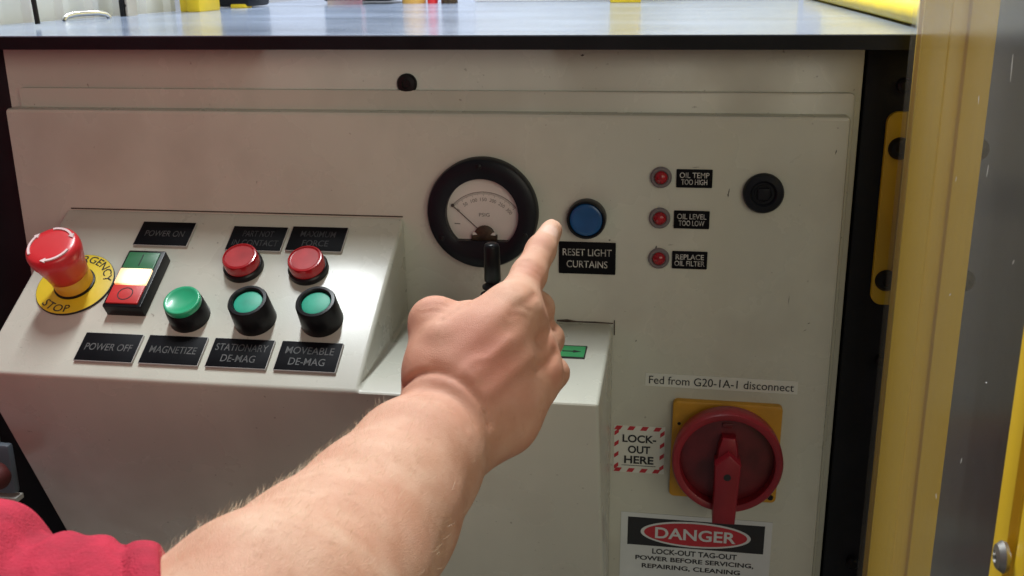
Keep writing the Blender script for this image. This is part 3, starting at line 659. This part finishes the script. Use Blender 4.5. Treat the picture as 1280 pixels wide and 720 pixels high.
# yellow clamp stand with a black body
a = stand(225, 15.5); e = stand(266, 14)
ys = thing('clamping_fixture', 'yellow and black clamping fixture standing at the back left of the tabletop', 'fixture', (a[0], a[1], TOPZ))
b = MB(); wbox(b, a[0], a[0]+(e[0]-a[0])*0.36, a[1], a[1]+0.05, TOPZ, TOPZ+0.16); wbox(b, a[0]+(e[0]-a[0])*0.40, e[0], a[1]-0.006, a[1]+0.05, TOPZ, TOPZ+0.15); b.build('yellow_block', M['bg_yellow'], ys, bevel=0.002)
g0 = stand(264, 11); g1 = stand(337, 8)
b = MB(); wbox(b, g0[0], g1[0], g0[1], g0[1]+0.07, TOPZ+0.002, TOPZ+0.10); b.build('black_body', M['black_paint'], ys, bevel=0.004)
g0 = stand(296, 10); g1 = stand(320, 9.5)
b = MB(); wbox(b, g0[0], g1[0], g0[1]-0.02, g0[1]-0.002, TOPZ, TOPZ+0.03); b.build('yellow_foot', M['bg_yellow'], ys, bevel=0.002)
# black tool box with bright rail
g0 = stand(404, 6); g1 = stand(492, 5)
tb = thing('tool_case', 'black case with a bright metal rail at the back of the tabletop', 'case', (g0[0], g0[1], TOPZ))
b = MB(); wbox(b, g0[0], g1[0], g0[1], g0[1]+0.12, TOPZ+0.004, TOPZ+0.09); b.build('body', M['black_paint'], tb, bevel=0.004)
b = MB(); wbox(b, g0[0]+0.01, g0[0]+(g1[0]-g0[0])*.62, g0[1]-0.012, g0[1]-0.004, TOPZ+0.0, TOPZ+0.006); wbox(b, g0[0]+(g1[0]-g0[0])*.60, g0[0]+(g1[0]-g0[0])*.66, g0[1]-0.012, g0[1]-0.004, TOPZ+0.006, TOPZ+0.06); b.build('rail', M['chrome'], tb)
# bottles
for px, mm, rr, lb in ((518, 'gold', 0.016, 'squat amber glass jar at the back of the tabletop'), (541, 'red_head', 0.007, 'small red capped bottle beside the amber jar'), (562, 'brown', 0.011, 'dark brown bottle between the red cap and white board')):
    a = stand(px, 4.5); b = MB(); q = Fr((a[0], a[1], TOPZ), (1, 0, 0), (0, 1, 0))
    b.lathe(q, [(0, 0), (rr, 0), (rr, 0.05), (rr*0.9, 0.06), (rr*0.45, 0.07), (rr*0.45, 0.085), (0, 0.085)], 24)
    tag(b.build('bottle', M[mm]), lb, 'bottle')
# white board
a = stand(593, 2.6); b = MB(); wbox(b, a[0], 0.292, a[1], a[1]+0.02, TOPZ, TOPZ+0.55)
tag(b.build('white_board', M['board'], bevel=0.002), 'large plain white board standing on the back of the tabletop', 'board')
a = stand(763, 3.5); e = stand(801, 3.5); b = MB(); wbox(b, a[0], e[0], a[1]-0.012, a[1]+0.008, TOPZ, TOPZ+0.5)
tag(b.build('yellow_upright', M['bg_yellow'], bevel=0.002), 'narrow yellow upright in front of the white board', 'upright')
# yellow rail and cream panel along the right end
rl = thing('guard_rail', 'yellow tube rail and cream perforated panel along the right end of the tabletop', 'guard rail', (0.32, 0.3, TOPZ))
b = MB(); b.tube([(0.3215, -0.012, TOPZ+0.0100), (0.3190, 0.25, TOPZ+0.0100), (0.311, 0.70, TOPZ+0.0100)], 0.0095, 16)
b.build('rail', M['bg_yellow'], rl)
b = MB(); b.prism(Fr((0.338, 0, TOPZ), (0, -1, 0), (0, 0, 1)), rrect(0.66, 0.40, 0.01, 5, -0.43, 0.225), 0, 0.004); b.build('panel', M['bg_cream'], rl)
for y, z, r in ((0.20, 0.046, 0.010), (0.42, 0.050, 0.010)):
    b = MB(); b.prism(Fr((0.338, y, TOPZ+z), (0, -1, 0), (0, 0, 1)), circ(r, 24), 0.0042, 0.0044); b.build('hole', M['ink'], rl)
b = MB(); wbox(b, 0.3225, 0.337, 0.028, 0.088, TOPZ+0.0105, TOPZ+0.5); b.build('column', mat('brown_grey_enamel', (0.16, 0.13, 0.11), 0.5), rl, bevel=0.002)
# back wall of the bay
b = MB(); wbox(b, -1.6, 1.6, 2.2, 2.26, 0, 3.0); tag(b.build('back_wall', M['wall']), 'pale grey painted wall far behind the machine', 'wall')
b = MB(); wbox(b, 0.50, 1.5, 0.30, 1.2, 0.0, 1.9)
tag(b.build('machine_enclosure', mat('mid_grey_enamel', (0.20, 0.195, 0.20), 0.5), bevel=0.004), 'plain grey enclosure standing beyond the clear side guard', 'enclosure')
# blue grey box and rounded dark red shape low on the left
kb = thing('utility_box', 'small blue grey box with a dark red rounded knob, low at the left edge', 'box', (-0.5, -0.02, 0.90))
a = deep(-60, 549, 0.86); e = deep(20, 619, 0.86)
b = MB(); wbox(b, a[0], e[0], e[1], e[1]+0.008, e[2], a[2]); b.build('body', M['bg_grey'], kb, bevel=0.003)
b = MB(); wbox(b, a[0], e[0]+0.001, e[1]-0.002, e[1]+0.008, e[2]-0.006, e[2]-0.002); b.build('pale_strip', M['sticker'], kb)
kc = deep(-8, 596, 0.80); q = Fr(kc, (0, 0, 1), (0, 1, 0))
b = MB(); b.lathe(Fr(kc+np.array([-0.032, 0.01, 0]), (0, 0, -1), (0.3, 1, 0)), [(0, -0.05), (0.0115, -0.05), (0.0120, 0.026), (0.0112, 0.036), (0.008, 0.043), (0.004, 0.046), (0, 0.047)][::1], 24); b.build('tip', mat('dull_red', (0.10, 0.018, 0.016), 0.6), kb, angle=70)  # stands in for an unidentified, fingertip-like shape

# ------------------------------------------------------------------ the person: an arm reaching in from the lower left
def smin(a, b, k):
    h = np.clip(0.5+0.5*(a-b)/k, 0, 1); return a*(1-h)+b*h-k*h*(1-h)
class Field:
    def __init__(s, lo, hi, c):
        s.lo = np.array(lo); s.c = c; s.n = np.ceil((np.array(hi)-s.lo)/c).astype(int)+1
        s.d = np.full(s.n, 0.05, np.float32)
    def cap(s, a, b, r1, r2, k=0.008, flat=None):
        a = np.array(a); b = np.array(b); mg = max(r1, r2)+0.03
        i0 = np.maximum(((np.minimum(a, b)-mg-s.lo)/s.c).astype(int), 0); i1 = np.minimum(((np.maximum(a, b)+mg-s.lo)/s.c).astype(int)+2, s.n)
        if np.any(i1 <= i0): return
        gx = [(s.lo[q]+np.arange(i0[q], i1[q])*s.c).astype(np.float32) for q in range(3)]
        P = np.stack(np.meshgrid(*gx, indexing='ij'), -1)
        ab = b-a; t = np.clip(((P-a)@ab)/max(ab@ab, 1e-9), 0, 1)
        q = P-a-t[..., None]*ab
        if flat is not None:
            nv, sc = flat; h = q@nv; q = q+(h*(sc-1))[..., None]*nv
        d = (np.linalg.norm(q, axis=-1)-(r1+(r2-r1)*t)).astype(np.float32)
        sl = tuple(slice(i0[q], i1[q]) for q in range(3)); s.d[sl] = smin(s.d[sl], d, k)
    def mesh(s, smooth=3):
        d = s.d; ins = d < 0; n = d.shape
        acc = np.zeros([x-1 for x in n]+[3], np.float32); cnt = np.zeros([x-1 for x in n], np.int16)
        cor = [(i, j, k) for i in (0, 1) for j in (0, 1) for k in (0, 1)]
        def sub(A, o): return A[o[0]:n[0]-1+o[0], o[1]:n[1]-1+o[1], o[2]:n[2]-1+o[2]]
        for c0 in cor:
            for ax in range(3):
                if c0[ax]: continue
                c1 = list(c0); c1[ax] = 1; c1 = tuple(c1)
                A, B = sub(d, c0), sub(d, c1); x = sub(ins, c0) != sub(ins, c1)
                t = np.where(x, A/np.where(x, A-B, 1), 0)
                for q in range(3):
                    acc[..., q] += np.where(x, c0[q]+(t if q == ax else 0), 0)
                cnt += x
        act = cnt > 0; idx = -np.ones(act.shape, np.int64); idx[act] = np.arange(act.sum())
        v = np.argwhere(act)+acc[act]/cnt[act][:, None]
        v = s.lo+v*s.c; quads = []
        for ax in range(3):
            o = [0, 0, 0]; o[ax] = 1
            A = ins[:n[0]-o[0], :n[1]-o[1], :n[2]-o[2]]; B = ins[o[0]:, o[1]:, o[2]:]
            e = np.argwhere(A != B); fl = A[tuple(e.T)]
            u, w_ = (ax+1) % 3, (ax+2) % 3
            ok = (e[:, u] > 0) & (e[:, w_] > 0) & (e[:, u] < n[u]-1) & (e[:, w_] < n[w_]-1); e = e[ok]; fl = fl[ok]
            def g(du, dw):
                q = e.copy(); q[:, u] += du; q[:, w_] += dw; return idx[tuple(q.T)]
            Q = np.stack([g(-1, -1), g(0, -1), g(0, 0), g(-1, 0)], 1)
            Q[~fl] = Q[~fl][:, ::-1]; quads.append(Q)
        F = np.concatenate(quads)
        for _ in range(smooth):
            sm = np.zeros_like(v); ct = np.zeros(len(v))
            for i in range(4):
                for j in (1, 3): np.add.at(sm, F[:, i], v[F[:, (i+j) % 4]])
                np.add.at(ct, F[:, i], 2)
            v = v*0.4+sm/ct[:, None]*0.6
        return v, F
def mesh_obj(name, v, F, m, parent=None):
    me = bpy.data.meshes.new(name); me.from_pydata(v.tolist(), [], F.tolist()); me.materials.append(m)
    me.polygons.foreach_set('use_smooth', [True]*len(F)); me.update()
    o = bpy.data.objects.new(name, me); C.objects.link(o); child(o, parent); return o
def J(px, py, d, rpx): return deep(px, py, d), rpx*d/FPX
# --- joints as picture position, distance from the lens and apparent radius
wrist = J(564, 534, .550, 62)
f1 = J(520, 579, .520, 83); f2 = J(471, 645, .482, 102); f3 = J(404, 727, .432, 130); f4 = J(335, 800, .385, 160); elbow = J(300, 850, .365, 160)
ua1 = J(120, 862, .372, 140); ua2 = J(-80, 842, .385, 148); shoulder = J(-330, 790, .41, 170)
imcp = J(636, 392, .578, 25); ipip = J(661, 344, .612, 20.5); idip = J(676, 313, .632, 18.0); itip = J(689.5, 287.5, .650, 14.5)
mmcp = J(652, 402, .592, 32); rmcp = J(668, 442, .592, 29); pmcp = J(676, 474, .585, 27)
tcmc = J(549, 462, .557, 37); tmcp = J(544, 404, .572, 34); tip1 = J(588, 398, .592, 22); tip2 = J(612, 408, .605, 19)
H_ = Field(np.minimum.reduce([x[0] for x in (f4, elbow, ua2, itip, wrist, pmcp, tmcp)])-0.07, np.maximum.reduce([x[0] for x in (f4, elbow, ua1, itip, wrist, pmcp, tmcp)])+0.07, 0.002)
def cap(a, b, k=0.008, ra=None, rb=None): H_.cap(a[0], b[0], ra or a[1], rb or b[1], k)
for p_, q_ in ((shoulder, ua2), (ua2, ua1), (ua1, elbow), (elbow, f4), (f4, f3), (f3, f2), (f2, f1), (f1, wrist)): cap(p_, q_, .006)
# carpals and metacarpals
pc = J(588, 500, .560, 56); pc2 = J(571, 486, .556, 46); pc3 = J(625, 520, .565, 46)
cap(wrist, pc, .009); cap(wrist, pc2, .009); cap(wrist, pc3, .009)
cap(pc2, imcp, .014, .022, .0135); cap(pc, mmcp, .014, .022, .015); cap(pc, rmcp, .014, .021, .0135); cap(pc3, pmcp, .014, .019, .0125)
mid = J(600, 445, .566, 52); cap(pc, mid, .016)
# index, extended towards the panel
cap(imcp, ipip, .010, .0130, .0102); cap(ipip, idip, .005, .0102, .0091); cap(idip, itip, .004, .0091, .0071)
# three fingers curled away from the camera
def finger(a, p, q, t, r):
    H_.cap(a[0], p, r*1.10, r*1.02, .0025); H_.cap(p, q, r, r*.92, .002); H_.cap(q, t, r*.92, r*.8, .002)
finger(mmcp, deep(671, 386, .620), deep(664, 425, .640), deep(640, 440, .615), .0108)
finger(rmcp, deep(684, 424, .620), deep(672, 458, .634), deep(648, 466, .612), .0104)
finger(pmcp, deep(692, 466, .607), deep(676, 492, .615), deep(652, 492, .600), .0094)
# thumb folded over the palm, its knuckle up
cap(pc2, tcmc, .012, .020, .0160); cap(tcmc, tmcp, .009); cap(tmcp, tip1, .006, .0125, .0098); cap(tip1, tip2, .004, .0098, .0085)
# first web
web = J(590, 425, .568, 34); cap(web, imcp, .012, .013, .012); cap(web, tcmc, .010, .0150, .0150)
H_.cap(deep(556, 425, .553), deep(612, 405, .566), .0115, .0120, .004)
H_.cap(deep(566, 409, .558), deep(614, 392, .571), .0085, .0105, .003)
hv, hF = H_.mesh(3)
nrm_me = bpy.data.meshes.new('tmp'); nrm_me.from_pydata(hv.tolist(), [], hF.tolist()); nrm_me.update()
vn = np.array([x.vector[:] for x in nrm_me.vertex_normals]); bv = BVHTree.FromPolygons(hv.tolist(), hF.tolist())
def hit(px, py):
    d = Vector(ray(px, py)).normalized(); h = bv.ray_cast(Vector(CAMO), d); return np.array(h[0]) if h[0] else None
def line(pts, n=40):
    pts = np.array(pts, float); out = []
    for i in range(n):
        t = i/(n-1)*(len(pts)-1); k = min(int(t), len(pts)-2); u = t-k
        p_1 = pts[max(k-1, 0)]; p0_ = pts[k]; p1_ = pts[k+1]; p2_ = pts[min(k+2, len(pts)-1)]
        q = 0.5*((2*p0_)+(-p_1+p1_)*u+(2*p_1-5*p0_+4*p1_-p2_)*u*u+(-p_1+3*p0_-3*p1_+p2_)*u**3)
        h = hit(*q)
        if h is not None: out.append(h)
    return np.array(out)
def near(P):
    d = np.full(len(hv), 9.0)
    for p in P: d = np.minimum(d, np.linalg.norm(hv-p, axis=1))
    return d
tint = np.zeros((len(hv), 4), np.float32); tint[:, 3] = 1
disp = np.zeros(len(hv))
for pts, amp, wd, red in (([(503, 482), (520, 468), (545, 464), (572, 474), (598, 498), (612, 530)], -.0021, .0019, .45),
                          ([(508, 497), (530, 488), (556, 490), (580, 508), (594, 530)], -.0008, .0022, .3),
                          ([(505, 489), (530, 477), (556, 477), (580, 490), (600, 512)], .0008, .003, 0),
                          ([(584, 381), (574, 387), (562, 394), (552, 401)], -.0008, .0018, .35),
                          ([(670, 368), (660, 376), (650, 380)], -.0010, .0025, .4),
                          ([(650, 332), (662, 336), (674, 344)], -.0005, .0014, .35), ([(648, 338), (660, 343), (672, 350)], -.0005, .0014, .35), ([(653, 326), (664, 330), (677, 337)], -.0004, .0014, .3),
                          ([(668, 304), (676, 307), (686, 313)], -.0004, .0012, .3),
                          ([(600, 398), (630, 382), (652, 372)], .0008, .006, .25),
                          ([(560, 440), (600, 410), (630, 392)], .0012, .006, .2),
                          ([(585, 470), (630, 430), (655, 412)], .0004, .006, .2),
                          ([(560, 455), (596, 424), (628, 398)], .0005, .0042, .1), ([(590, 470), (628, 440), (652, 414)], .0005, .0042, .1),
                          ([(612, 490), (640, 466), (664, 446)], .0008, .004, .1), ([(575, 470), (590, 452), (612, 446), (636, 424)], .0007, .0022, 0),
                          ([(640, 386), (650, 384), (662, 388)], -.0006, .0014, .3), ([(634, 396), (646, 393), (658, 397)], -.0005, .0014, .3),
                          ([(530, 384), (545, 380), (560, 384)], -.0005, .0014, .3), ([(526, 392), (542, 388), (560, 392)], -.0005, .0014, .3),
                          ([(520, 500), (545, 500), (570, 516), (584, 536)], -.0006, .0016, .2), ([(540, 455), (566, 462), (590, 480)], -.0006, .0018, .2),
                          ([(690, 408), (682, 416), (672, 424)], -.0015, .003, .4), ([(695, 440), (686, 452), (672, 460)], -.0015, .003, .4)):
    P = line(pts)
    if len(P):
        d = near(P); g = np.exp(-(d/wd)**2); disp += amp*g; tint[:, 0] = np.maximum(tint[:, 0], red*np.exp(-(d/(wd*1.8))**2))
for px, py, r, a in ((640, 395, .012, .55), (666, 340, .010, .45), (545, 380, .013, .45), (682, 392, .008, .5), (692, 430, .008, .5), (697, 470, .010, .6), (610, 455, .075, .34), (608, 447, .036, .85), (645, 480, .028, .55), (575, 420, .02, .3), (560, 470, .018, .25), (650, 500, .018, .4), (682, 300, .008, .4)):  # flushed spots; the wide ones on the hand back also paint in shade
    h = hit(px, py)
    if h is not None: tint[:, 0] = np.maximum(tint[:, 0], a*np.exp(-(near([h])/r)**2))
h = hit(689, 287)
if h is not None:
    d = near([h]); tint[:, 1] = np.clip((0.0062-d)/0.0015, 0, 1)
hv = hv+vn*disp[:, None]
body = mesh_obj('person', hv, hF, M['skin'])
tag(body, 'person in red shirt reaching in with bare forearm and pointing index finger', 'person')
ca = body.data.color_attributes.new('skin_tint_and_shade', 'FLOAT_COLOR', 'POINT'); ca.data.foreach_set('color', tint.ravel())
# fine blond hair on the forearm
ax0, ax1 = f4[0], f1[0]; axv = ax1-ax0; al = np.linalg.norm(axv); axd = axv/al
tt = (hv-ax0)@axd; rad_ = (hv-ax0)-tt[:, None]*axd
cand = np.where((tt > -0.03) & (tt < al+0.002))[0]
hb = MB(); ids = rng.choice(cand, 11000)
for i in ids:
    p = hv[i]; n_ = vn[i]
    side = n_@(-dwn)*0.6 - n_@rgt*0.5
    if rng.random() > np.clip(0.22+side*1.0, 0.08, 0.8): continue
    L_ = rng.uniform(0.0025, 0.0068)
    dr = axd*0.75+n_*rng.uniform(0.25, 0.55)+rng.normal(0, .22, 3); dr /= np.linalg.norm(dr)
    q = np.cross(dr, rng.normal(0, 1, 3)); q /= np.linalg.norm(q); wd = 0.000038
    mid_ = p+dr*L_*0.55; tp = p+dr*L_-n_*L_*0.10+axd*L_*0.15
    hb.add([p-q*wd, p+q*wd, mid_+q*wd*.8, mid_-q*wd*.8, tp], [(0, 1, 2, 3), (3, 2, 4)])
ho = hb.build('arm_hair', M['hair'], body, fixn=False); ho['kind'] = 'stuff'
# shirt: short sleeve and torso
chest = shoulder[0]+np.array([-0.22, 0.05, 0.17]); hip = np.array([chest[0]-0.05, -0.345, chest[2]-0.62])
T_ = Field(np.minimum(chest, hip)-0.30, np.maximum(chest, shoulder[0])+0.16, 0.006)
se = J(150, 868, .372, 0)[0]
T_.cap(shoulder[0], ua2[0], .068, .0590, .02)
T_.cap(chest+np.array([-.10, 0, .02]), hip+np.array([-.08, 0, 0]), .12, .135, .05); T_.cap(chest+np.array([.06, 0, .02]), hip+np.array([.04, 0, 0]), .12, .13, .05)
T_.cap(chest+np.array([-.10, 0, .08]), chest+np.array([.10, -.02, .02]), .10, .09, .05); T_.cap(chest+np.array([.10, -.02, .02]), shoulder[0], .085, .070, .04)
tv, tF = T_.mesh(2)
shirt = mesh_obj('shirt', tv, tF, M['shirt'], body)
hem = J(180, 856, .370, 0)[0]
axS = (se-ua2[0]); axS /= np.linalg.norm(axS)
Z_ = Field(np.minimum(ua2[0], hem)-0.11, np.maximum(ua2[0], hem)+0.10, 0.002)
Z_.cap(shoulder[0], ua2[0], .064, .0560, .008); Z_.cap(ua2[0], se+axS*0.06, .0560, .0495, .008)
gx = [(Z_.lo[q]+np.arange(Z_.n[q])*Z_.c) for q in range(3)]
PX, PY, PZ = np.meshgrid(*gx, indexing='ij')
hn = np.cross(ray(196, 686), ray(208, 722)); hn /= np.linalg.norm(hn); hn *= np.sign(hn@axS)
hn = hn*0.85+axS*0.15; hn /= np.linalg.norm(hn); hem = deep(199, 690, .372)
ap = (PX-hem[0])*hn[0]+(PY-hem[1])*hn[1]+(PZ-hem[2])*hn[2]
wv = ap+0.006*np.sin(PY*55+PZ*40)
sg = 1/(1+np.exp((wv+0.044)/0.003))
fold = -0.0075*sg+0.0030*np.exp(-((wv+0.041)/0.005)**2)-0.0016*np.exp(-((wv+0.033)/0.0035)**2)-0.0012*np.exp(-((wv+0.020)/0.004)**2)+0.0014*np.sin(ap*70+PX*40+PZ*110)*sg+0.0007*np.sin(ap*90+PZ*150+PY*60)
hemr = -0.0010*np.exp(-((ap+0.003)/0.004)**2)+0.0030*np.exp(-((ap+0.0120)/0.0016)**2)+0.0016*np.exp(-((ap+0.0145)/0.0010)**2)
Z_.d = np.maximum(Z_.d+fold+hemr, ap).astype(np.float32)
zv, zF = Z_.mesh(2)
sleeve = mesh_obj('sleeve', zv, zF, M['shirt'], shirt)
L_leg = Field(np.array([hip[0]-0.30, hip[1]-0.22, -0.02]), np.array([hip[0]+0.26, hip[1]+0.20, hip[2]+0.12]), 0.010)
for dx in (-0.13, 0.09):
    L_leg.cap(hip+np.array([dx*0.8, 0, 0.0]), np.array([hip[0]+dx, hip[1]-0.03, 0.30]), .105, .075, .03); L_leg.cap(np.array([hip[0]+dx, hip[1]-0.03, 0.30]), np.array([hip[0]+dx, hip[1]-0.06, 0.05]), .075, .06, .03)
lv, lF = L_leg.mesh(2)
mesh_obj('trousers', lv, lF, M['trouser'], body)
